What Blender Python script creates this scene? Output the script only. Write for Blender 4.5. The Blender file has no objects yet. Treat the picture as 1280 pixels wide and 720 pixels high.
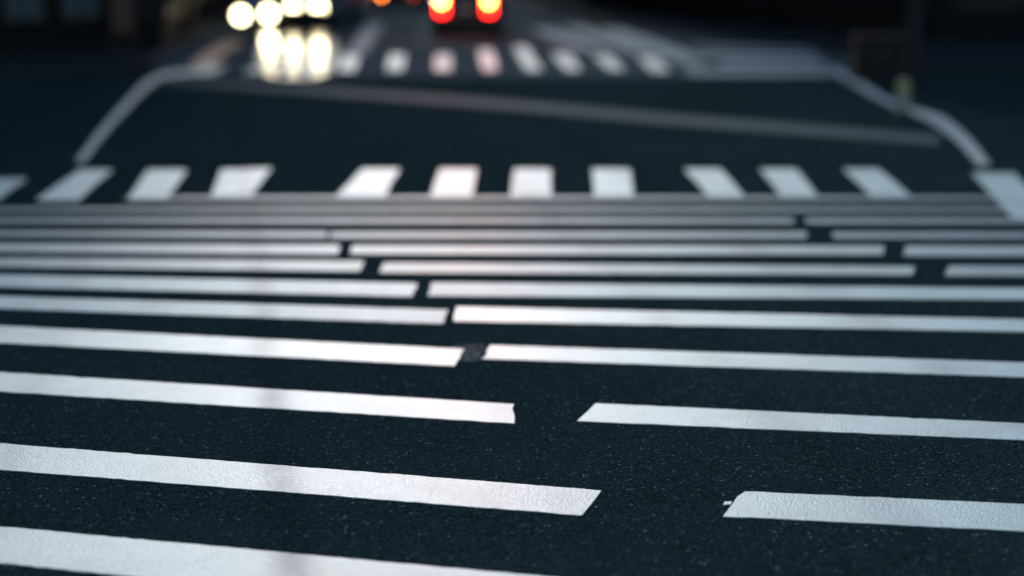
import bpy, bmesh, math, random
from mathutils import Vector, Matrix, noise
R = math.radians
random.seed(7)
sc = bpy.context.scene
COL = sc.collection

# ------------------------------------------------------------------ camera
H = 3.0                      # lens height over the road
F = 2400.0                   # focal length in photo pixels (1280 wide)
PITCH = math.atan(460.0 / F)
cam_d = bpy.data.cameras.new('camera')
cam = bpy.data.objects.new('camera', cam_d); COL.objects.link(cam)
cam.location = (0, 0, H); cam.rotation_euler = (R(90) - PITCH, 0, 0)
cam_d.sensor_width = 36; cam_d.lens = F / 1280 * 36
cam_d.clip_end = 5000; cam_d.clip_start = 0.1
sc.camera = cam
CP, SP = math.cos(PITCH), math.sin(PITCH)

def G(px, py, z=0.0):
    """point of the road seen at photo position px, py"""
    r, u = (px - 640) / F, (360 - py) / F
    d = Vector((r, CP + u * SP, -SP + u * CP))
    t = (z - H) / d.z
    return Vector((d.x * t, d.y * t, z))

cam_d.dof.use_dof = True
cam_d.dof.focus_distance = (G(640, 588) - cam.location).dot(Vector((0, CP, -SP)))
cam_d.dof.aperture_fstop = cam_d.lens / 1000 / 0.136
cam_d.dof.aperture_blades = 0

# ------------------------------------------------------------------ helpers
def tag(o, label=None, cat=None, group=None, kind=None):
    if label: o['label'] = label
    if cat: o['category'] = cat
    if group: o['group'] = group
    if kind: o['kind'] = kind
    return o

def empty(name, loc, rz=0):
    o = bpy.data.objects.new(name, None); COL.objects.link(o)
    o.location = loc; o.rotation_euler = (0, 0, rz); o.empty_display_size = .3
    return o

def link(name, bm, mat, parent=None, smooth=False):
    me = bpy.data.meshes.new(name)
    bmesh.ops.recalc_face_normals(bm, faces=bm.faces)
    bm.to_mesh(me); bm.free()
    if smooth:
        for p in me.polygons: p.use_smooth = True
    me.materials.append(mat)
    o = bpy.data.objects.new(name, me); COL.objects.link(o)
    o.parent = parent
    return o

def box(bm, c, s, rz=0, bev=0.0):
    b = bmesh.new()
    bmesh.ops.create_cube(b, size=1)
    bmesh.ops.scale(b, vec=s, verts=b.verts)
    if bev > 0:
        bmesh.ops.bevel(b, geom=b.edges[:], offset=bev, segments=2, profile=.6, affect='EDGES')
    bmesh.ops.rotate(b, matrix=Matrix.Rotation(rz, 3, 'Z'), verts=b.verts)
    bmesh.ops.translate(b, vec=c, verts=b.verts)
    me = bpy.data.meshes.new('tmp'); b.to_mesh(me); b.free()
    bm.from_mesh(me); bpy.data.meshes.remove(me)

def cyl(bm, c, r1, r2, h, axis='Z', seg=24, bev=0.0):
    b = bmesh.new()
    bmesh.ops.create_cone(b, cap_ends=True, segments=seg, radius1=r1, radius2=r2, depth=h)
    if bev > 0:
        es = [e for e in b.edges if all(len(f.verts) > 4 or True for f in e.link_faces) and
              abs(e.verts[0].co.z - e.verts[1].co.z) < 1e-6]
        bmesh.ops.bevel(b, geom=es, offset=bev, segments=3, profile=.5, affect='EDGES')
    if axis == 'X': bmesh.ops.rotate(b, matrix=Matrix.Rotation(R(90), 3, 'Y'), verts=b.verts)
    if axis == 'Y': bmesh.ops.rotate(b, matrix=Matrix.Rotation(R(90), 3, 'X'), verts=b.verts)
    bmesh.ops.translate(b, vec=c, verts=b.verts)
    me = bpy.data.meshes.new('tmp'); b.to_mesh(me); b.free()
    bm.from_mesh(me); bpy.data.meshes.remove(me)

def part(name, mat, parent, shapes, smooth=False):
    bm = bmesh.new()
    for s in shapes:
        if s[0] == 'b': box(bm, *s[1:])
        else: cyl(bm, *s[1:])
    return link(name, bm, mat, parent, smooth)

def rings(bm, rs, cap=True):
    vs = [[bm.verts.new(p) for p in r] for r in rs]
    n = len(rs[0])
    for a, b in zip(vs, vs[1:]):
        for i in range(n):
            bm.faces.new((a[i], a[(i + 1) % n], b[(i + 1) % n], b[i]))
    if cap:
        bm.faces.new(vs[0][::-1]); bm.faces.new(vs[-1])

# ------------------------------------------------------------------ materials
def newmat(name):
    m = bpy.data.materials.new(name); m.use_nodes = True
    nt = m.node_tree; b = nt.nodes['Principled BSDF']
    return m, nt, b

def N(nt, kind, **kw):
    n = nt.nodes.new(kind)
    for k, v in kw.items():
        if k.startswith('_'): setattr(n, k[1:], v)
        else: n.inputs[k].default_value = v
    return n

def L(nt, a, b): nt.links.new(a, b)

def math_n(nt, op, a, b=None, clamp=False):
    n = nt.nodes.new('ShaderNodeMath'); n.operation = op; n.use_clamp = clamp
    for i, v in enumerate((a, b)):
        if v is None: continue
        if isinstance(v, (int, float)): n.inputs[i].default_value = v
        else: L(nt, v, n.inputs[i])
    return n.outputs[0]

def mapr(nt, v, a, b, c=0., d=1., smooth=True):
    n = nt.nodes.new('ShaderNodeMapRange')
    if smooth: n.interpolation_type = 'SMOOTHSTEP'
    L(nt, v, n.inputs[0])
    for i, x in enumerate((a, b, c, d)): n.inputs[i + 1].default_value = x
    return n.outputs[0]

def mixc(nt, fac, a, b, mode='MIX'):
    n = nt.nodes.new('ShaderNodeMix'); n.data_type = 'RGBA'; n.blend_type = mode
    for s, v in ((n.inputs[0], fac), (n.inputs[6], a), (n.inputs[7], b)):
        if isinstance(v, (int, float)): s.default_value = v
        elif isinstance(v, tuple): s.default_value = (*v, 1)
        else: L(nt, v, s)
    return n.outputs[2]

def pos(nt):
    return nt.nodes.new('ShaderNodeNewGeometry').outputs['Position']

def simple(name, col, rough=.5, metal=0., spec=.5, var=.15, scale=6., coat=0.):
    m, nt, b = newmat(name)
    tc = nt.nodes.new('ShaderNodeTexCoord')
    n = N(nt, 'ShaderNodeTexNoise', Scale=scale, Detail=6.)
    L(nt, tc.outputs['Object'], n.inputs['Vector'])
    f = mapr(nt, n.outputs['Fac'], .3, .7, 0, 1)
    dark = tuple(c * (1 - var) for c in col); lite = tuple(min(1, c * (1 + var)) for c in col)
    L(nt, mixc(nt, f, dark, lite), b.inputs['Base Color'])
    L(nt, mapr(nt, n.outputs['Fac'], .3, .7, max(.02, rough - .07), min(1, rough + .07)), b.inputs['Roughness'])
    b.inputs['Metallic'].default_value = metal
    b.inputs['Specular IOR Level'].default_value = spec
    b.inputs['Coat Weight'].default_value = coat
    return m

def emit(name, col, strength):
    m, nt, b = newmat(name)
    b.inputs['Base Color'].default_value = (*[min(1, c) for c in col], 1)
    b.inputs['Emission Color'].default_value = (*col, 1)
    b.inputs['Emission Strength'].default_value = strength
    b.inputs['Roughness'].default_value = .15
    return m

def tyre_tracks(nt, P):
    """long soft bands of rubber and grime left by wheels, running along the street"""
    sep = nt.nodes.new('ShaderNodeSeparateXYZ'); L(nt, P, sep.inputs[0])
    a, b_ = G(340, 497), G(352, 600)
    k = (a.x - b_.x) / (a.y - b_.y); x0 = a.x - k * a.y
    wob = N(nt, 'ShaderNodeTexNoise', Scale=.5, Detail=2.); L(nt, P, wob.inputs['Vector'])
    w = math_n(nt, 'MULTIPLY', math_n(nt, 'SUBTRACT', wob.outputs['Fac'], .5), .12)
    u = math_n(nt, 'SUBTRACT', sep.outputs[0], math_n(nt, 'MULTIPLY', sep.outputs[1], k))
    u = math_n(nt, 'ADD', u, w)
    total = None
    for x, wd, s in ((x0, .14, .9), (x0 + 1.5, .16, .3), (x0 + 3.1, .2, .55), (x0 + 4.6, .22, .6), (x0 - 1.55, .16, .4)):
        d = math_n(nt, 'ABSOLUTE', math_n(nt, 'SUBTRACT', u, x))
        t = mapr(nt, d, wd * 1.6, 0., 0., s)
        total = t if total is None else math_n(nt, 'MAXIMUM', total, t)
    gr = N(nt, 'ShaderNodeTexNoise', Scale=1.1, Detail=4.); L(nt, P, gr.inputs['Vector'])
    return math_n(nt, 'MULTIPLY', total, mapr(nt, gr.outputs['Fac'], .3, .65, .45, 1.))

ASPH = (.0088, .0168, .0190)
def asphalt(ASPH=ASPH):
    m, nt, b = newmat('asphalt')
    P = pos(nt)
    big = N(nt, 'ShaderNodeTexNoise', Scale=.45, Detail=6., Roughness=.62); L(nt, P, big.inputs['Vector'])
    mid = N(nt, 'ShaderNodeTexNoise', Scale=9., Detail=8., Roughness=.75); L(nt, P, mid.inputs['Vector'])
    v = N(nt, 'ShaderNodeTexVoronoi', Scale=48.); L(nt, P, v.inputs['Vector'])
    v2 = N(nt, 'ShaderNodeTexVoronoi', Scale=115.); L(nt, P, v2.inputs['Vector'])
    sep = nt.nodes.new('ShaderNodeSeparateColor'); L(nt, v.outputs['Color'], sep.inputs[0])
    sep2 = nt.nodes.new('ShaderNodeSeparateColor'); L(nt, v2.outputs['Color'], sep2.inputs[0])
    c = mixc(nt, mapr(nt, big.outputs['Fac'], .3, .7), tuple(x * .62 for x in ASPH), tuple(x * 1.55 for x in ASPH))
    c = mixc(nt, mapr(nt, sep2.outputs[0], 0, 1, 0, 1.), c, tuple(x * 3.2 for x in ASPH))
    c = mixc(nt, mapr(nt, mid.outputs['Fac'], .35, .75, 0, .35), c, tuple(x * .5 for x in ASPH))
    # pale stones: a few cells of the aggregate
    stone = mapr(nt, sep.outputs[0], .86, .97, 0, 1)
    near = mapr(nt, v.outputs['Distance'], .55, .25, 0, 1)
    clump = mapr(nt, mid.outputs['Fac'], .4, .62, .15, 1)
    stone = math_n(nt, 'MULTIPLY', math_n(nt, 'MULTIPLY', stone, near), clump)
    scol = mixc(nt, sep.outputs[1], (.08, .11, .12), (.32, .37, .39))
    c = mixc(nt, stone, c, scol)
    stone2 = math_n(nt, 'MULTIPLY', mapr(nt, sep2.outputs[1], .86, 1., 0, .7), clump)
    c = mixc(nt, stone2, c, (.12, .15, .165))
    tr = tyre_tracks(nt, P)
    c = mixc(nt, math_n(nt, 'MULTIPLY', tr, .2), c, (.006, .008, .010))
    L(nt, c, b.inputs['Base Color'])
    L(nt, mapr(nt, mid.outputs['Fac'], .3, .7, .9, 1.), b.inputs['Roughness'])
    b.inputs['Specular IOR Level'].default_value = 0.
    hgt = math_n(nt, 'ADD', math_n(nt, 'MULTIPLY', v.outputs['Distance'], -1.), math_n(nt, 'MULTIPLY', v2.outputs['Distance'], -.5))
    bp = N(nt, 'ShaderNodeBump', Strength=1., Distance=.012); L(nt, hgt, bp.inputs['Height'])
    L(nt, bp.outputs[0], b.inputs['Normal'])
    return m

def paint(name, col=(.455, .66, .67), wear=.25, rough=.40, spec=.85):
    m, nt, b = newmat(name)
    P = pos(nt)
    n1 = N(nt, 'ShaderNodeTexNoise', Scale=42., Detail=6., Roughness=.72, Distortion=.3); L(nt, P, n1.inputs['Vector'])
    n2 = N(nt, 'ShaderNodeTexNoise', Scale=1.6, Detail=5., Roughness=.6); L(nt, P, n2.inputs['Vector'])
    n3 = N(nt, 'ShaderNodeTexNoise', Scale=12., Detail=7., Roughness=.75); L(nt, P, n3.inputs['Vector'])
    mp = N(nt, 'ShaderNodeMapping'); mp.inputs['Scale'].default_value = (6, 60, 1); L(nt, P, mp.inputs['Vector'])
    n4 = N(nt, 'ShaderNodeTexNoise', Scale=1., Detail=3.); L(nt, mp.outputs[0], n4.inputs['Vector'])
    dirt = tuple(c * .62 for c in col)
    c = mixc(nt, mapr(nt, n2.outputs['Fac'], .35, .7, 0, .55), col, dirt)
    c = mixc(nt, mapr(nt, n3.outputs['Fac'], .5, .75, 0, .35), c, (.42, .46, .48))
    c = mixc(nt, mapr(nt, n4.outputs['Fac'], .6, .8, 0, .25), c, (.45, .5, .52))
    tr = tyre_tracks(nt, P)
    c = mixc(nt, math_n(nt, 'MULTIPLY', tr, .7), c, (.20, .23, .28))
    # places where the film has worn through to the aggregate
    v = N(nt, 'ShaderNodeTexVoronoi', Scale=95.); L(nt, P, v.inputs['Vector'])
    sep = nt.nodes.new('ShaderNodeSeparateColor'); L(nt, v.outputs['Color'], sep.inputs[0])
    holes = math_n(nt, 'MULTIPLY', mapr(nt, sep.outputs[0], .975 - wear * .1, 1., 0, 1.), mapr(nt, n3.outputs['Fac'], .5, .66, 0, 1))
    c = mixc(nt, math_n(nt, 'MULTIPLY', holes, .8), c, (.03, .04, .05))
    L(nt, c, b.inputs['Base Color'])
    L(nt, mapr(nt, n1.outputs['Fac'], .3, .7, rough - .08, rough + .12), b.inputs['Roughness'])
    L(nt, mapr(nt, tr, 0, 1, spec, .15), b.inputs['Specular IOR Level'])
    h = math_n(nt, 'ADD', n1.outputs['Fac'], math_n(nt, 'MULTIPLY', v.outputs['Distance'], -.35))
    bp = N(nt, 'ShaderNodeBump', Strength=.8, Distance=.008); L(nt, h, bp.inputs['Height'])
    L(nt, bp.outputs[0], b.inputs['Normal'])
    return m

def worn_paint(name, col, cover):
    """thin paint most of which has gone: the asphalt shows through in flecks"""
    m, nt, b = newmat(name)
    P = pos(nt)
    n = N(nt, 'ShaderNodeTexNoise', Scale=18., Detail=8., Roughness=.8); L(nt, P, n.inputs['Vector'])
    t = .5 + (.5 - cover) * .35
    f = mapr(nt, n.outputs['Fac'], t - .09, t + .09, 0, 1)
    L(nt, mixc(nt, f, ASPH, col), b.inputs['Base Color'])
    b.inputs['Roughness'].default_value = .9
    b.inputs['Specular IOR Level'].default_value = .03
    return m

def water():
    m, nt, b = newmat('standing_water')
    P = pos(nt)
    n = N(nt, 'ShaderNodeTexNoise', Scale=9., Detail=2.); L(nt, P, n.inputs['Vector'])
    b.inputs['Base Color'].default_value = (.012, .017, .02, 1)
    b.inputs['Roughness'].default_value = .13
    b.inputs['IOR'].default_value = 1.33
    b.inputs['Coat Weight'].default_value = 1.0
    b.inputs['Coat Roughness'].default_value = .15
    bp = N(nt, 'ShaderNodeBump', Strength=.012, Distance=.01); L(nt, n.outputs['Fac'], bp.inputs['Height'])
    L(nt, bp.outputs[0], b.inputs['Normal'])
    return m

M = dict(
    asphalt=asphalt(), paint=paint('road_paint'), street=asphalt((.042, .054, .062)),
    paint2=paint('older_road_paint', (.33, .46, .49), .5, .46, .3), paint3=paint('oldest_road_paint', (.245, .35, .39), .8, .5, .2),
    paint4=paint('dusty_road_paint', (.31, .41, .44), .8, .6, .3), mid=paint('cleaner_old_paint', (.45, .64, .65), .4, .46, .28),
    faded=worn_paint('faded_road_paint', (.085, .125, .14), .62),
    faded2=worn_paint('half_worn_road_paint', (.34, .40, .44), .8),
    scuff=worn_paint('scuffed_paint', (.12, .15, .17), .42),
    amber=worn_paint('painted_warm_glow', (.85, .55, .36), .95),  # warm headlight glow put into a surface colour
    water=water(),
    pave=simple('paving_slab', (.026, .034, .040), .95, spec=.0, scale=2.5),
    kerb=simple('kerb_stone', (.03, .036, .04), .9, spec=.05, scale=4),
    soil=simple('ground', (.03, .033, .032), .95, spec=.1, scale=.5),
    bwall=simple('dark_render', (.008, .009, .010), .85, spec=.15, scale=1.2),
    bwall2=simple('dark_brick', (.008, .008, .0085), .85, spec=.15, scale=1.2),
    bframe=simple('window_frame', (.010, .011, .012), .5, spec=.3),
    bglass=simple('window_glass', (.008, .011, .014), .12, spec=.5, var=.1),
    bluepanel=simple('shop_blind', (.065, .088, .105), .7, spec=.2),
    tyre=simple('tyre_rubber', (.012, .012, .013), .85, spec=.3),
    rim=simple('alloy_rim', (.35, .36, .38), .35, metal=.9),
    chrome=simple('lamp_bezel', (.25, .26, .27), .25, metal=1),
    buspaint=simple('bus_paint', (.16, .24, .42), .35, coat=.5, var=.05),
    blackcar=simple('black_car_paint', (.008, .008, .009), .25, coat=.6, var=.1),
    greycar=simple('dark_grey_car_paint', (.012, .013, .015), .3, coat=.5, var=.1),
    trim=simple('black_trim', (.009, .009, .01), .6),
    carglass=simple('tinted_glass', (.006, .008, .01), .06, var=.05),
    plate=simple('plate', (.3, .3, .28), .5),
    head=emit('headlight_glow', (1., .86, .48), 11.),
    brake=emit('brake_bulb', (1., .17, .022), 80.),
    tail=emit('tail_lens', (1., .012, .008), 11.),
    amberlamp=emit('amber_bulb', (1., .22, .03), 14.),
    amberdim=emit('amber_dim', (1., .12, .05), 1.2),
    concrete=simple('pole_concrete', (.022, .026, .03), .85, spec=.2),
    cabinet=simple('cabinet_metal', (.008, .008, .009), .6, spec=.3),
    pale=simple('pale_post', (.30, .33, .28), .6),
    yellow=simple('yellow_band', (.34, .33, .10), .5),
    sign=simple('brown_signboard', (.075, .035, .03), .6),
    grille=simple('grille', (.01, .01, .011), .5, spec=.4),
)

# ------------------------------------------------------------------ ground, road, pavements
def sheet(name, pts, mat, z, kind='structure', thick=0.0, label=None, cat=None):
    bm = bmesh.new()
    vs = [bm.verts.new((p[0], p[1], z)) for p in pts]
    f = bm.faces.new(vs)
    if thick:
        r = bmesh.ops.extrude_face_region(bm, geom=[f])
        bmesh.ops.translate(bm, vec=(0, 0, -thick), verts=[v for v in r['geom'] if isinstance(v, bmesh.types.BMVert)])
    o = link(name, bm, mat)
    tag(o, label, cat, kind=kind)
    return o

sheet('ground', [(-2500, -2500), (2500, -2500), (2500, 2500), (-2500, 2500)], M['soil'], -.02)
sheet('road', [(-90, -30), (90, -30), (90, 230), (-90, 230)], M['asphalt'], 0)

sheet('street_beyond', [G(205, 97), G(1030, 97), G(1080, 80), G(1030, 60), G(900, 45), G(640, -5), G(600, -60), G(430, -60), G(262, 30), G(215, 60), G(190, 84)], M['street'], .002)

def ribbon(edge_a, edge_b, z0, z1, name, mat):
    bm = bmesh.new()
    rs = []
    for a, b in zip(edge_a, edge_b):
        rs.append([(a.x, a.y, z0), (a.x, a.y, z1), (b.x, b.y, z1), (b.x, b.y, z0)])
    rings(bm, rs)
    o = link(name, bm, mat); tag(o, kind='structure'); return o

def kerb_along(line, name, inward):
    """kerb stone run on the pavement's edge"""
    A, B = [], []
    for i, p in enumerate(line):
        a = line[max(0, i - 1)]; b = line[min(len(line) - 1, i + 1)]
        d = (b - a).normalized(); n = Vector((-d.y, d.x, 0)) * inward
        A.append(p); B.append(p + n * .16)
    ribbon(A, B, 0.0, .125, name, M['kerb'])
    return B

# left corner pavement
lk = [G(-900, 104), G(-300, 101), G(60, 96), G(150, 92), G(186, 84), G(205, 74), G(222, 62), G(262, 40), G(330, 5), G(420, -30), G(560, -68)]
lin = kerb_along(lk, 'kerb_left', 1)
sheet('pavement_left', [*lin, G(520, -75) + Vector((-10, 10, 0)), G(-900, 40) + Vector((0, 30, 0))], M['pave'], .12, thick=.12)
# far-right corner pavement
rk = [G(1900, 96), G(1500, 93), G(1180, 90), G(1110, 85), G(1060, 70), G(1010, 60), G(900, 48), G(760, 32), G(680, 16), G(640, 0), G(600, -30), G(610, -68)]
rin = kerb_along(rk, 'kerb_right', -1)
sheet('pavement_right', [*rin, G(640, -72) + Vector((18, 20, 0)), G(1900, 50) + Vector((10, 30, 0))], M['pave'], .12, thick=.12)

# ------------------------------------------------------------------ road markings
def quad_marking(name, c, mat, label, cat='crosswalk bar', group=None, z=.004, jit=.005, step=.05, rows=4):
    """c = photo positions of far-left, far-right, near-right, near-left corners"""
    A, B, C_, D = [G(*p) for p in c]
    ln = max((B - A).length, (C_ - D).length)
    n = max(3, min(220, int(ln / step)))
    o0 = (A + B + C_ + D) / 4
    bm = bmesh.new(); g = []
    sd = random.random() * 50
    for i in range(n + 1):
        t = i / n
        f, nr = A.lerp(B, t), D.lerp(C_, t)
        row = []
        for j in range(rows + 1):
            s = j / rows
            p = f.lerp(nr, s)
            edge = (j in (0, rows)) or (i in (0, n))
            if edge:
                p += Vector((noise.noise(Vector((p.x * 9 + sd, p.y * 9, 1))), noise.noise(Vector((p.x * 9, p.y * 9 + sd, 7))), 0)) * jit * 1.6
                p += Vector((random.uniform(-1, 1), random.uniform(-1, 1), 0)) * jit * .7
                if random.random() < .06: p += (o0 - p).normalized() * random.uniform(.5, 2.6) * jit
            row.append(bm.verts.new((p.x - o0.x, p.y - o0.y, z)))
        g.append(row)
    for i in range(n):
        for j in range(rows):
            bm.faces.new((g[i][j], g[i + 1][j], g[i + 1][j + 1], g[i][j + 1]))
    # a thin edge down to the asphalt
    be = [e for e in bm.edges if len(e.link_faces) == 1]
    r = bmesh.ops.extrude_edge_only(bm, edges=be)
    for v in [x for x in r['geom'] if isinstance(x, bmesh.types.BMVert)]: v.co.z = .0006
    o = link(name, bm, mat)
    o.location = (o0.x, o0.y, 0)
    tag(o, label, cat, group)
    return o

GL = 'bars of the near crosswalk left of the gap'
GR = 'bars of the near crosswalk right of the gap'
GF = 'bars of the near crosswalk at the right edge'
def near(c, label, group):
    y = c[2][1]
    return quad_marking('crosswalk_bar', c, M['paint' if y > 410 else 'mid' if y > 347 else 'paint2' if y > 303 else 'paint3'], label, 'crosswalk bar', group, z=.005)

def ext(x0, y0, x1, y1, x):      # continue an edge to photo column x
    return (x, y0 + (y1 - y0) * (x - x0) / (x1 - x0))
XL, XR = -420, 1620
L_ = [  # far edge (x0,y0)-(x1,y1), near edge (x0,y0)-(x1,y1)
    ((0, 659, 640, 718), (0, 705, 150, 720), 'thick white crosswalk bar cut off by the bottom edge of the photo', 900),
    ((0, 555, 752, 614), (0, 588, 727, 645), 'long white crosswalk bar with slanted right end, second from the bottom', None),
    ((0, 466, 642, 506), (0, 490, 643, 530), 'long white crosswalk bar with square-cut right end, third from the bottom', None),
    ((0, 408, 580, 437), (0, 429, 568, 458), 'white crosswalk bar ending at the scuffed patch, fourth from the bottom', None),
    ((0, 371, 560, 388), (0, 386, 553, 405), 'white crosswalk bar left of the narrow gap, fifth from the bottom', None),
    ((0, 344, 522, 355), (0, 359, 515, 371), 'soft white crosswalk bar left of the gap, sixth from the bottom', None),
    ((0, 323, 455, 327), (0, 334, 450, 339.5), 'blurred crosswalk bar left of the gap, seventh from the bottom', None),
    ((0, 305, 425, 307), (0, 315, 422, 318), 'blurred greyish crosswalk bar left of the gap, eighth from the bottom', None),
    ((0, 289, 410, 290), (0, 295.5, 408, 297.5), 'faint greyish crosswalk bar left of the gap, ninth from the bottom', None),
]
for fe, ne, lab, xr in L_:
    a = ext(*fe, XL); d = ext(*ne, XL)
    if xr:
        b = ext(*fe, xr); c = ext(*ne, xr - 40)
    else:
        b = fe[2:]; c = ne[2:]
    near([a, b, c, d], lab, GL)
R_ = [
    ((928, 615, 1280, 631), (903, 646, 1280, 665), 'white crosswalk bar with chipped slanted left end at lower right', None),
    ((745, 505, 1280, 530), (721, 527, 1280, 551), 'white crosswalk bar with pointed left end, second up at right', None),
    ((613, 432, 1280, 454), (603, 449, 1280, 472), 'white crosswalk bar starting right of the scuffed patch', None),
    ((570, 384, 1280, 400), (567, 402, 1280, 415), 'long thin white crosswalk bar right of the narrow gap, fourth up at right', None),
    ((540, 354, 1280, 361), (535, 370, 1280, 375), 'long thin white crosswalk bar, fifth up at right', None),
    ((480, 329, 1143, 333.5), (474, 341, 1140, 344), 'pinkish lit crosswalk bar between the two gaps, nearest of four', 1),
    ((440, 307.5, 1105, 308), (437, 317.5, 1103, 318.5), 'pinkish lit crosswalk bar between the two gaps, second nearest', 1),
    ((413, 290.5, 1008, 290.5), (412, 298, 1008, 298), 'grey pinkish crosswalk bar between the two gaps, third nearest', 1),
    ((-420, 273, 992, 273.5), (-420, 278, 992, 279), 'dull crosswalk bar reaching from the left edge to the small far gap', 1),
]
for fe, ne, lab, fixed in R_:
    a, d = fe[:2], ne[:2]
    b, c = (fe[2:], ne[2:]) if fixed else (ext(*fe, XR), ext(*ne, XR))
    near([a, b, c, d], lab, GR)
for c, lab in (
    ([(1187, 333), (XR, 334), (XR, 346), (1181, 345)], 'short crosswalk bar at right edge beyond the gap, nearest of four'),
    ([(1132, 308), (XR, 309), (XR, 321), (1129, 320)], 'short crosswalk bar at right edge beyond the gap, second nearest'),
    ([(1040, 291), (XR, 291), (XR, 298), (1042, 298)], 'dim crosswalk bar at right edge beyond the gap, third nearest'),
    ([(1006, 273.5), (XR, 273.5), (XR, 279), (1008, 279)], 'dim crosswalk bar at right edge, farthest one with an end'),
):
    near(c, lab, GF)
near([(-420, 260), (XR, 260), (XR, 264), (-420, 264)], 'unbroken dim crosswalk line spanning the whole road, just beyond the farthest gap', 'unbroken far lines of the near crosswalk')
near([(190, 246), (1245, 246), (1262, 250), (150, 250)], 'unbroken line that touches the feet of the short upright bars', 'unbroken far lines of the near crosswalk')
# chipped fragment by the lower right bar
quad_marking('paint_fragment', [(906, 628), (915, 628), (914, 631), (903, 632)], M['paint'],
             'tiny curled white paint chip beside the slanted bar end', 'paint chip', z=.006, jit=.002, step=.01, rows=2)
sc1 = quad_marking('paint_scuff', [(566, 431), (606, 431), (600, 452), (556, 452)], M['scuff'],
                   'grey scuffed remains of paint between two bar ends', 'paint scuff', z=.003)

# second crosswalk: short bars pointing away
row2 = [
    ([(-20, 222), (36, 222), (0, 251), (-60, 251)], 'short bar cut by the left edge of the photo in the middle crosswalk'),
    ([(98, 211), (142, 211), (100, 252), (42, 252)], 'short bar leaning strongly, second from left in the middle crosswalk'),
    ([(183, 211), (236, 211), (210, 251), (157, 251)], 'short bar third from left in the middle crosswalk'),
    ([(275, 211), (341, 209), (316, 246), (262, 246)], 'short wide bar left of the widest space in the middle crosswalk'),
    ([(452, 210), (501, 210), (484, 246), (420, 246)], 'short bar right of the widest space in the middle crosswalk'),
    ([(548, 210), (598, 210), (592, 246), (536, 246)], 'short nearly upright bar below the left red tail lamp'),
    ([(641, 210), (690, 210), (691, 246), (636, 246)], 'short upright bar right of the red tail lamps'),
    ([(738, 210), (789, 210), (794, 246), (741, 246)], 'short upright bar fifth from right in the middle crosswalk'),
    ([(853, 210), (903, 210), (932, 246), (884, 246)], 'short bar leaning right, fourth from right in the middle crosswalk'),
    ([(948, 210), (997, 210), (1024, 246), (974, 246)], 'short bar leaning right, third from right in the middle crosswalk'),
    ([(1052, 210), (1100, 210), (1140, 246), (1088, 246)], 'short bar leaning right, second from right in the middle crosswalk'),
    ([(1213, 215), (1270, 215), (1330, 286), (1262, 272)], 'large bright bar leaning right at right edge of the middle crosswalk'),
]
for c, lab in row2:
    c = [(c[0][0] + 2, c[0][1] + 2), (c[1][0] - 2, c[1][1] + 2), (c[2][0] - 2, c[2][1] - 1), (c[3][0] + 2, c[3][1] - 1)]
    quad_marking('crosswalk_bar', c, M['mid'], lab, 'crosswalk bar', 'short bars of the middle crosswalk', z=.009)

# third crosswalk, far side of the junction
row3 = [
    ([(250, 79), (288, 79), (268, 96), (222, 96)], 'pale bar under the bus lamps at left end of the far crosswalk'),
    ([(322, 79), (352, 79), (338, 94), (300, 94)], 'pale bar partly under the wet reflection in the far crosswalk'),
    ([(426, 66), (452, 66), (446, 92), (418, 92)], 'square bar just right of the headlight reflections'),
    ([(484, 66), (510, 66), (506, 91), (478, 91)], 'square bar second right of the headlight reflections'),
    ([(541, 66), (566, 66), (567, 91), (539, 91)], 'square bar straight below the left red tail lamp'),
    ([(594, 60), (618, 60), (626, 91), (600, 91)], 'square bar straight below the right red tail lamp'),
    ([(638, 56), (662, 56), (680, 91), (654, 91)], 'bar leaning left just right of the red tail lamps'),
    ([(686, 64), (714, 64), (730, 91), (704, 91)], 'bar leaning left, second right of the red tail lamps'),
    ([(738, 66), (766, 66), (784, 91), (758, 91)], 'bar leaning left, third right of the red tail lamps'),
    ([(792, 68), (822, 68), (842, 93), (812, 93)], 'dim bar merging into the long grey bars of the far crosswalk'),
]
for c, lab in row3:
    c = [(c[0][0] + 4, c[0][1] + 3), (c[1][0] - 3, c[1][1] + 3), (c[2][0] - 3, c[2][1] - 3), (c[3][0] + 4, c[3][1] - 3)]
    quad_marking('crosswalk_bar', c, M['paint4'], lab, 'crosswalk bar', 'bars of the far crosswalk', z=.009, jit=.012)
for c, lab in (
    ([(460, 30), (480, 30), (458, 66), (432, 66)], 'faded grey line running away from the bar beside the reflections'),
    ([(662, 36), (690, 36), (758, 64), (730, 64)], 'faded slanting line, nearest the red tail lamps at right'),
    ([(700, 34), (730, 34), (815, 66), (786, 66)], 'faded slanting line, second from the red tail lamps'),
    ([(745, 36), (776, 36), (905, 80), (868, 86)], 'faded slanting line, third from the red tail lamps'),
):
    quad_marking('faded_road_line', c, M['faded2'], lab, 'road line', 'faded lines beyond the far crosswalk', z=.006, jit=.02)
for c, lab in (
    ([(860, 58), (1015, 61), (1018, 64), (875, 61)], 'long thin grey bar, farthest of the bundle at upper right'),
    ([(872, 67), (1022, 68), (1026, 74), (890, 72)], 'long thin grey bar, second farthest of the bundle at upper right'),
    ([(840, 76), (1030, 78), (1034, 83), (880, 82)], 'long thin grey bar, second nearest of the bundle at upper right'),
    ([(850, 88), (1034, 88), (1038, 94), (866, 94)], 'long thin grey bar, nearest of the bundle at upper right'),
):
    quad_marking('long_crosswalk_bar', c, M['faded2'], lab, 'crosswalk bar', 'grey bars of the crosswalk at upper right', z=.006, jit=.02)

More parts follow.
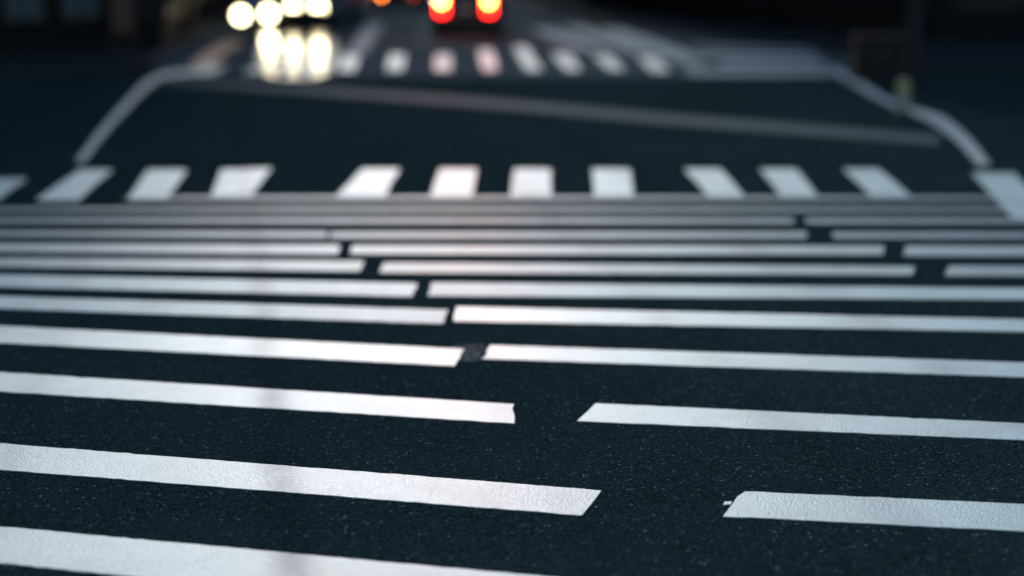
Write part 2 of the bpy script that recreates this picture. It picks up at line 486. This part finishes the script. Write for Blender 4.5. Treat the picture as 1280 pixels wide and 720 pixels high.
def cr(p, n=8):
    out = []
    for i in range(len(p) - 1):
        a, b, c, d = p[max(0, i - 1)], p[i], p[i + 1], p[min(len(p) - 1, i + 2)]
        for k in range(n):
            t = k / n
            out.append(tuple(.5 * (2 * b[q] + (c[q] - a[q]) * t + (2 * a[q] - 5 * b[q] + 4 * c[q] - d[q]) * t * t +
                                   (3 * b[q] - a[q] - 3 * c[q] + d[q]) * t ** 3) for q in range(len(b))))
    out.append(p[-1]); return out

def curve_marking(name, pts, mat, label, cat, z=.007):
    """pts: photo x, y of one edge then of the other"""
    P = cr(pts)
    o0 = G(P[len(P) // 2][0], P[len(P) // 2][1])
    bm = bmesh.new(); rs = []
    for q in P:
        a, b = G(q[0], q[1]) - o0, G(q[2], q[3]) - o0
        j = Vector((random.uniform(-1, 1), random.uniform(-1, 1), 0)) * .006
        rs.append([(a.x + j.x, a.y + j.y, .0006), (a.x + j.x, a.y + j.y, z), (b.x - j.x, b.y - j.y, z), (b.x - j.x, b.y - j.y, .0006)])
    rings(bm, rs)
    o = link(name, bm, mat); o.location = (o0.x, o0.y, 0)
    return tag(o, label, cat)

curve_marking('curved_edge_line',
    [(94, 203, 105, 203), (122, 166, 134, 166), (151, 133, 163, 133), (177, 106, 188, 109), (197, 93, 206, 98), (228, 88, 232, 94), (262, 86, 264, 91)],
    M['paint4'], 'white edge line at upper left that bends round into the far crosswalk', 'road line')
curve_marking('curved_edge_line',
    [(1040, 82, 1036, 90), (1070, 98, 1062, 104), (1108, 122, 1098, 125), (1148, 137, 1138, 142), (1180, 147, 1165, 155), (1211, 172, 1196, 177), (1239, 206, 1223, 208)],
    M['faded2'], 'grey edge line at upper right that bends down to the large bright bar', 'road line')
curve_marking('curved_edge_line_fresh',
    [(1150, 138, 1142, 142), (1177, 147, 1165, 154), (1209, 173, 1198, 177), (1237, 206, 1225, 208)],
    M['paint4'], 'brighter repainted lower stretch of the right edge line', 'road line', z=.011).name = 'repainted_line'
curve_marking('diagonal_line',
    [(205, 99, 215, 105), (400, 109, 400, 118), (640, 126, 640, 137), (860, 145, 860, 157), (1060, 160, 1060, 172), (1172, 170, 1175, 181)],
    M['faded'], 'long faint grey line running diagonally across the empty junction', 'road line', z=.004)
curve_marking('warm_glow_patch', [(236, 84, 262, 84), (256, 66, 280, 68), (286, 50, 306, 53)], M['amber'],  # slanting patch that paints the warm headlight glow onto the road
    'short slanting patch of painted warm glow beside the bus at upper left', 'road line', z=.012)

# film of standing water under the bus lamps
bm = bmesh.new()
pc = [(322, 50), (321, 76), (326, 90), (340, 97), (368, 99), (396, 98), (412, 91), (421, 76), (420, 50), (412, 33), (330, 33)]
pc = cr(pc + [pc[0]], 5)[:-1]
ws = [G(*p) for p in pc]
bm.faces.new([bm.verts.new((p.x, p.y, .013)) for p in ws])
tag(link('puddle', bm, M['water']), kind='structure')

# ------------------------------------------------------------------ vehicles
def wheel(parent, x, y, r, w):
    t = part('wheel', M['tyre'], parent, [('c', (0, 0, 0), r, r, w, 'X', 32, .03)])
    t.location = (x, y, r)
    s = 1 if x > 0 else -1
    part('rim', M['rim'], t, [('c', (s * (w / 2 + .004), 0, 0), r * .6, r * .56, .03, 'X', 24)] +
         [('b', (s * (w / 2 + .025), math.sin(a) * r * .28, math.cos(a) * r * .28), (.02, .05, .05), 0) for a in [k * math.pi * .4 for k in range(5)]])

def bus():
    b0 = G(352, 35)
    t = empty('bus', b0, R(-3))          # local -Y is the front, at y=0
    tag(t, 'pale blue bus with four bright headlights facing the camera', 'bus')
    W, LN = 2.5, 9.0
    bm = bmesh.new()
    secs = []
    for y, w, zt, zb in ((0, 1.16, 2.86, .42), (.12, 1.22, 3.0, .36), (.5, 1.25, 3.06, .34), (LN - .5, 1.25, 3.06, .34), (LN - .1, 1.22, 3.0, .36), (LN, 1.16, 2.9, .42)):
        secs.append([(-w, y, zb), (-w, y, zt - .25), (-w + .08, y, zt - .08), (-w + .28, y, zt), (w - .28, y, zt), (w - .08, y, zt - .08), (w, y, zt - .25), (w, y, zb)])
    rings(bm, secs)
    link('body', bm, M['buspaint'], t)
    part('windshield', M['carglass'], t, [('b', (0, -.012, 1.9), (2.12, .03, 1.15), 0, .01)])
    part('destination_board', M['trim'], t, [('b', (0, -.012, 2.66), (1.5, .03, .24), 0, .01)])
    part('bumper', M['trim'], t, [('b', (0, -.05, .42), (2.4, .16, .26), 0, .04)])
    part('grille', M['grille'], t, [('b', (0, -.012, z), (.62, .03, .035), 0) for z in (.95, 1.02, 1.09, 1.16)])
    part('plate', M['plate'], t, [('b', (0, -.14, .42), (.33, .012, .16), 0)])
    for x, z in ((-1.12, .36), (-.33, .41), (.34, .53), (1.05, .58)):
        hz = part('headlight', M['chrome'], t, [('c', (0, 0, 0), .215, .205, .05, 'Y', 32)])
        hz.location = (x, -.025 if z > .42 else -.15, z)
        part('bulb', M['head'], hz, [('c', (0, -.032, 0), .185, .18, .02, 'Y', 32)])
        ld = bpy.data.lights.new('head_lamp', 'AREA'); ld.shape = 'DISK'; ld.size = .3; ld.energy = 1.2; ld.spread = R(110); ld.color = (1, .80, .56)
        lo = bpy.data.objects.new('head_lamp', ld); COL.objects.link(lo); lo.parent = hz
        lo.location = (0, -.05, 0); lo.rotation_euler = Vector((.12, .95, .34)).to_track_quat('Z', 'Y').to_euler()
    for s in (-1, 1):
        for k in range(6):
            f = part('window', M['carglass'], t, [('b', (s * 1.255, 1.5 + k * 1.22, 1.95), (.02, 1.1, .85), 0, .01)])
        m_ = part('mirror', M['trim'], t, [('b', (s * 1.38, -.15, 2.1), (.14, .08, .42), 0, .02), ('b', (s * 1.28, -.05, 2.35), (.22, .04, .04), 0)])
        for y in (1.7, 6.8): wheel(t, s * 1.14, y, .46, .26)
        for y in (1.7, 6.8): part('wheel_arch', M['trim'], t, [('c', (s * 1.245, y, .46), .56, .56, .02, 'X', 32)])
    for x in (-.45, .45): part('wiper', M['trim'], t, [('b', (x, -.035, 1.4), (.7, .015, .02), 0)])
bus()

def sedan(loc, rz, paintm, label, lamp):
    """rear of the car at local y=0, facing away"""
    t = empty('car', loc, rz); tag(t, label, 'car')
    bm = bmesh.new(); secs = []
    for y, w, zb, zt in ((0, .76, .42, .86), (.06, .82, .30, 1.0), (.35, .86, .24, 1.04), (1.2, .88, .22, 1.0), (2.9, .88, .22, .96), (3.7, .86, .24, .90), (4.25, .80, .28, .78), (4.4, .70, .36, .66)):
        secs.append([(-w * .92, y, zb), (-w, y, zb + .14), (-w, y, zt - .2), (-w * .95, y, zt - .05), (-w * .8, y, zt),
                     (w * .8, y, zt), (w * .95, y, zt - .05), (w, y, zt - .2), (w, y, zb + .14), (w * .92, y, zb)])
    rings(bm, secs); link('body', bm, paintm, t, False)
    bm = bmesh.new(); secs = []
    for y, w, z in ((.22, .72, 1.03), (.75, .60, 1.44), (1.0, .57, 1.5), (1.9, .57, 1.5), (2.3, .60, 1.44), (3.1, .74, .97)):
        secs.append([(-.78, y, .96), (-w, y, z), (w, y, z), (.78, y, .96)])
    rings(bm, secs); gh = link('cabin', bm, M['carglass'], t)
    part('roof', paintm, t, [('b', (0, 1.45, 1.512), (1.1, 1.15, .03), 0, .01)])
    for s in (-1, 1): part('pillar', paintm, t, [('b', (s * .735, 1.55, 1.22), (.05, .09, .5), 0)])
    part('bumper', M['trim'], t, [('b', (0, -.03, .46), (1.56, .14, .2), 0, .04)])
    part('plate', M['plate'], t, [('b', (0, -.02, .74), (.33, .02, .16), 0)])
    for s in (-1, 1):
        if lamp == 'brake':
            ld = bpy.data.lights.new('tail_lamp', 'AREA'); ld.shape = 'DISK'; ld.size = .2; ld.energy = 1.1; ld.spread = R(14); ld.color = (1, .06, .05)
            lo = bpy.data.objects.new('tail_lamp', ld); COL.objects.link(lo); lo.parent = t
            lo.location = (s * .61, -.12, .9); lo.rotation_euler = (R(90 - 4), 0, R(180)); lo.rotation_euler = Vector((0, 1, .02)).to_track_quat('Z', 'Y').to_euler()
        for y in (.85, 3.45): wheel(t, s * .80, y, .32, .2)
        for y in (.85, 3.45): part('wheel_arch', M['trim'], t, [('c', (s * .876, y, .32), .38, .38, .015, 'X', 32)])
        part('mirror', paintm, t, [('b', (s * .98, 2.65, 1.03), (.2, .1, .13), 0, .03)])
        for y in (1.2, 2.1): part('door_handle', M['chrome'], t, [('b', (s * .885, y, .84), (.02, .14, .025), 0)])
        if lamp == 'brake':
            l = part('tail_light', M['tail'], t, [('b', (s * .61, -.035, .815), (.25, .08, .44), 0, .03)])
            part('bulb', M['brake'], l, [('c', (s * .61, -.085, .94), .10, .10, .02, 'Y', 32)])
        else:
            part('tail_light', M['amberlamp' if s < 0 else 'amberdim'], t, [('b', (s * .56, -.11, .40), (.13, .03, .13), 0, .01)])
sedan(G(582, 47), R(-1.5), M['blackcar'], 'black car with two glowing red brake lamps driving away', 'brake')
sedan(G(497, 8), R(-1), M['greycar'], 'dark far car with a small orange lamp, ahead of the braking car', 'amber')

# ------------------------------------------------------------------ street furniture
def pole():
    p = G(1141, 112)
    t = empty('utility_pole', (p.x, p.y, .12)); t.location.z = .0 if False else .0
    tag(t, 'dark concrete utility pole rising at upper right', 'pole')
    part('shaft', M['concrete'], t, [('c', (0, 0, 4.5), .15, .10, 9.0, 'Z', 24)])
    part('crossarm', M['cabinet'], t, [('b', (0, 0, 8.3), (1.8, .09, .09), 0), ('b', (0, 0, 7.7), (1.2, .08, .08), 0)])
    for x in (-.8, -.3, .3, .8): part('insulator', M['pale'], t, [('c', (x, 0, 8.42), .04, .03, .14, 'Z', 12)])
    for z, q in ((1.5, .155), (3.2, .145)): part('band', M['cabinet'], t, [('c', (0, 0, z), q, q, .05, 'Z', 24)])
pole()
def cabinet():
    p = G(1098, 100)
    t = empty('control_cabinet', (p.x, p.y, 0)); tag(t, 'dark metal control cabinet beside the utility pole', 'cabinet')
    part('lid', M['cabinet'], t, [('b', (0, 0, .845), (1.02, .42, .04), 0, .01)])
    part('plinth', M['concrete'], t, [('b', (0, 0, .05), (1.02, .42, .1), 0, .01)])
    part('housing', M['cabinet'], t, [('b', (0, 0, .46), (.96, .36, .72), 0, .015)])
    for s in (-1, 1):
        d = part('door', M['cabinet'], t, [('b', (s * .235, -.187, .46), (.44, .014, .64), 0, .004)])
        part('handle', M['chrome'], d, [('b', (s * .05, -.205, .48), (.02, .02, .12), 0)])
cabinet()
def bollard():
    p = G(1128, 143)
    t = empty('bollard', p); tag(t, 'small pale bollard with a yellow band on the right edge line', 'bollard')
    part('post', M['pale'], t, [('c', (0, 0, .27), .11, .09, .54, 'Z', 24, .015)])
    part('band', M['yellow'], t, [('c', (0, 0, .43), .103, .101, .14, 'Z', 24)])
    part('base', M['trim'], t, [('c', (0, 0, .02), .17, .15, .04, 'Z', 24)])
bollard()
def delineator():
    p = G(530, 60)
    t = empty('lane_post', p); tag(t, 'small faint greenish lane post left of the black car', 'lane post')
    part('post', M['pale'], t, [('c', (0, 0, .33), .075, .06, .62, 'Z', 20, .01)])
    part('base', M['trim'], t, [('c', (0, 0, .015), .14, .12, .03, 'Z', 20)])
delineator()
def signboard():
    p = G(155, 70)
    t = empty('standing_sign', (p.x, p.y, .12)); tag(t, 'dim reddish brown standing board before the dark left building', 'sign')
    part('panel', M['sign'], t, [('b', (0, 0, .85), (.42, .07, .9), 0, .01)])
    part('frame', M['trim'], t, [('b', (s * .23, 0, .66), (.04, .09, 1.32), 0) for s in (-1, 1)] + [('b', (0, 0, .03), (.6, .4, .06), 0)])
signboard()

# ------------------------------------------------------------------ buildings
def building(foot, h, wm, label, storey=3.3, ground=3.6, bay=3.2, faces=None, blinds=(), base=.12, cap=28):
    foot = [Vector((p[0], p[1], 0)) for p in foot]
    c = sum(foot, Vector()) / len(foot)
    t = empty('building', (c.x, c.y, base)); tag(t, label, 'building')
    bm = bmesh.new()
    rings(bm, [[(p.x - c.x, p.y - c.y, 0) for p in foot], [(p.x - c.x, p.y - c.y, h) for p in foot]])
    link('wall', bm, wm, t)
    bm = bmesh.new()
    n = len(foot); count = 0
    cornice = bmesh.new()
    for i in range(n):
        if faces is not None and i not in faces: continue
        a, b = foot[i] - c, foot[(i + 1) % n] - c
        d = b - a; ln = d.length; d.normalize(); ang = math.atan2(d.y, d.x)
        nr = Vector((d.y, -d.x, 0))
        if nr.dot(a.lerp(b, .5)) < 0: nr = -nr
        for z, th in ((ground, .18), (h - .35, .3)):
            m = a.lerp(b, .5) + nr * .07
            box(cornice, (m.x, m.y, z), (ln - .02, .16, th), ang)
        k = max(1, int(ln / bay)); z = 0
        fl = 0
        while z + storey < h - .3 and count < cap:
            fh = ground if fl == 0 else storey
            for q in range(k):
                if count >= cap: break
                p = a.lerp(b, (q + .5) / k) + nr * .0
                w_, hh = (bay * .74, fh * .74) if fl == 0 else (bay * .5, fh * .5)
                zc = z + (fh * .56 if fl == 0 else fh * .55)
                fr = [('b', (x, 0, zz), s, 0) for x, zz, s in
                      ((-w_ / 2, 0, (.09, .12, hh + .09)), (w_ / 2, 0, (.09, .12, hh + .09)), (0, hh / 2, (w_ - .09, .12, .09)), (0, -hh / 2, (w_ - .09, .16, .09)), (0, 0, (.05, .08, hh - .09)))]
                f = part('shopfront' if fl == 0 else 'window', M['bframe'], t, fr)
                f.location = (p.x + nr.x * .05, p.y + nr.y * .05, zc); f.rotation_euler.z = ang
                g = part('pane', M['bluepanel'] if (fl == 0 and (i, q) in blinds) else M['bglass'], f, [('b', (0, 0, 0), (w_ - .1, .04, hh - .1), 0)])
                count += 1
            z += fh; fl += 1
    link('cornice', cornice, wm, t)
    part('roof_tank', M['bframe'], t, [('b', (0, 0, h + .9), (2.2, 1.8, 1.7), 0, .05)])
    return t

a0, a1 = G(-120, 78), G(150, 66)
building([G(-640, 84), G(-172, 80), G(-172, 60), G(-640, 62)], 13, M['bwall2'], 'dark brick building outermost at upper left', faces=(0, 1))
building([G(-160, 80), G(205, 64), G(226, 44), G(40, 20), G(-140, 20)], 15, M['bwall'], 'dark corner building with dim blue blinds at upper left', faces=(0, 1), bay=1.3, blinds=((0, 2), (0, 3)), cap=30)
building([G(236, 42), G(316, -10), G(290, -30), G(60, -20), G(60, 16)], 18, M['bwall2'], 'dark tall building behind the corner building, left of the bus', faces=(0,))
building([G(318, -18), G(470, -60), G(300, -72), G(200, -40)], 16, M['bwall'], 'dark far building on the left of the street', faces=(0,))
building([G(1900, 58), G(1160, 52), G(1160, 20), G(1900, 25)], 13, M['bwall2'], 'dark low building outermost at upper right', faces=(0, 1))
building([G(1150, 52), G(880, 32), G(880, 2), G(1150, 14)], 17, M['bwall'], 'dark building behind the utility pole at upper right', faces=(0, 1, 3))
building([G(872, 31), G(730, 12), G(660, -14), G(700, -30), G(872, -4)], 15, M['bwall2'], 'dark building at the bend, right of the red tail lamps', faces=(0, 1, 2))
building([G(655, -18), G(615, -48), G(640, -66), G(760, -36)], 19, M['bwall'], 'dark far building on the right of the street', faces=(0, 1))
building([Vector((-22, 215, 0)), Vector((14, 215, 0)), Vector((14, 232, 0)), Vector((-22, 232, 0))], 9, M['bwall'], 'low dark building closing the far end of the street', faces=(0,), base=-.02)

# ------------------------------------------------------------------ light
w = bpy.data.worlds.new('World'); sc.world = w; w.use_nodes = True
nt = w.node_tree; bg = nt.nodes['Background']
sky = nt.nodes.new('ShaderNodeTexSky'); sky.sky_type = 'NISHITA'; sky.sun_disc = False
SUN_E, SUN_A = 22, -8          # degrees up; degrees to the right of straight ahead
sky.sun_elevation = R(SUN_E); sky.sun_rotation = R(SUN_A); sky.air_density = 1.3; sky.dust_density = .7; sky.ozone_density = 2.6
nt.links.new(sky.outputs[0], bg.inputs[0]); bg.inputs[1].default_value = .08
sd = bpy.data.lights.new('sun', 'SUN'); sd.energy = 1.35; sd.angle = R(11); sd.color = (1, .98, .955)
so = bpy.data.objects.new('sun', sd); COL.objects.link(so)
dirv = Vector((math.sin(R(SUN_A)) * math.cos(R(SUN_E)), math.cos(R(SUN_A)) * math.cos(R(SUN_E)), math.sin(R(SUN_E))))
so.rotation_euler = dirv.to_track_quat('Z', 'Y').to_euler()

vs = sc.view_settings
vs.view_transform = 'Standard'; vs.look = 'None'; vs.gamma = 1; vs.use_curve_mapping = False
vs.exposure = .64
sc.cycles.use_denoising = True
sc.cycles.sample_clamp_indirect = 0
sc.cycles.max_bounces = 6
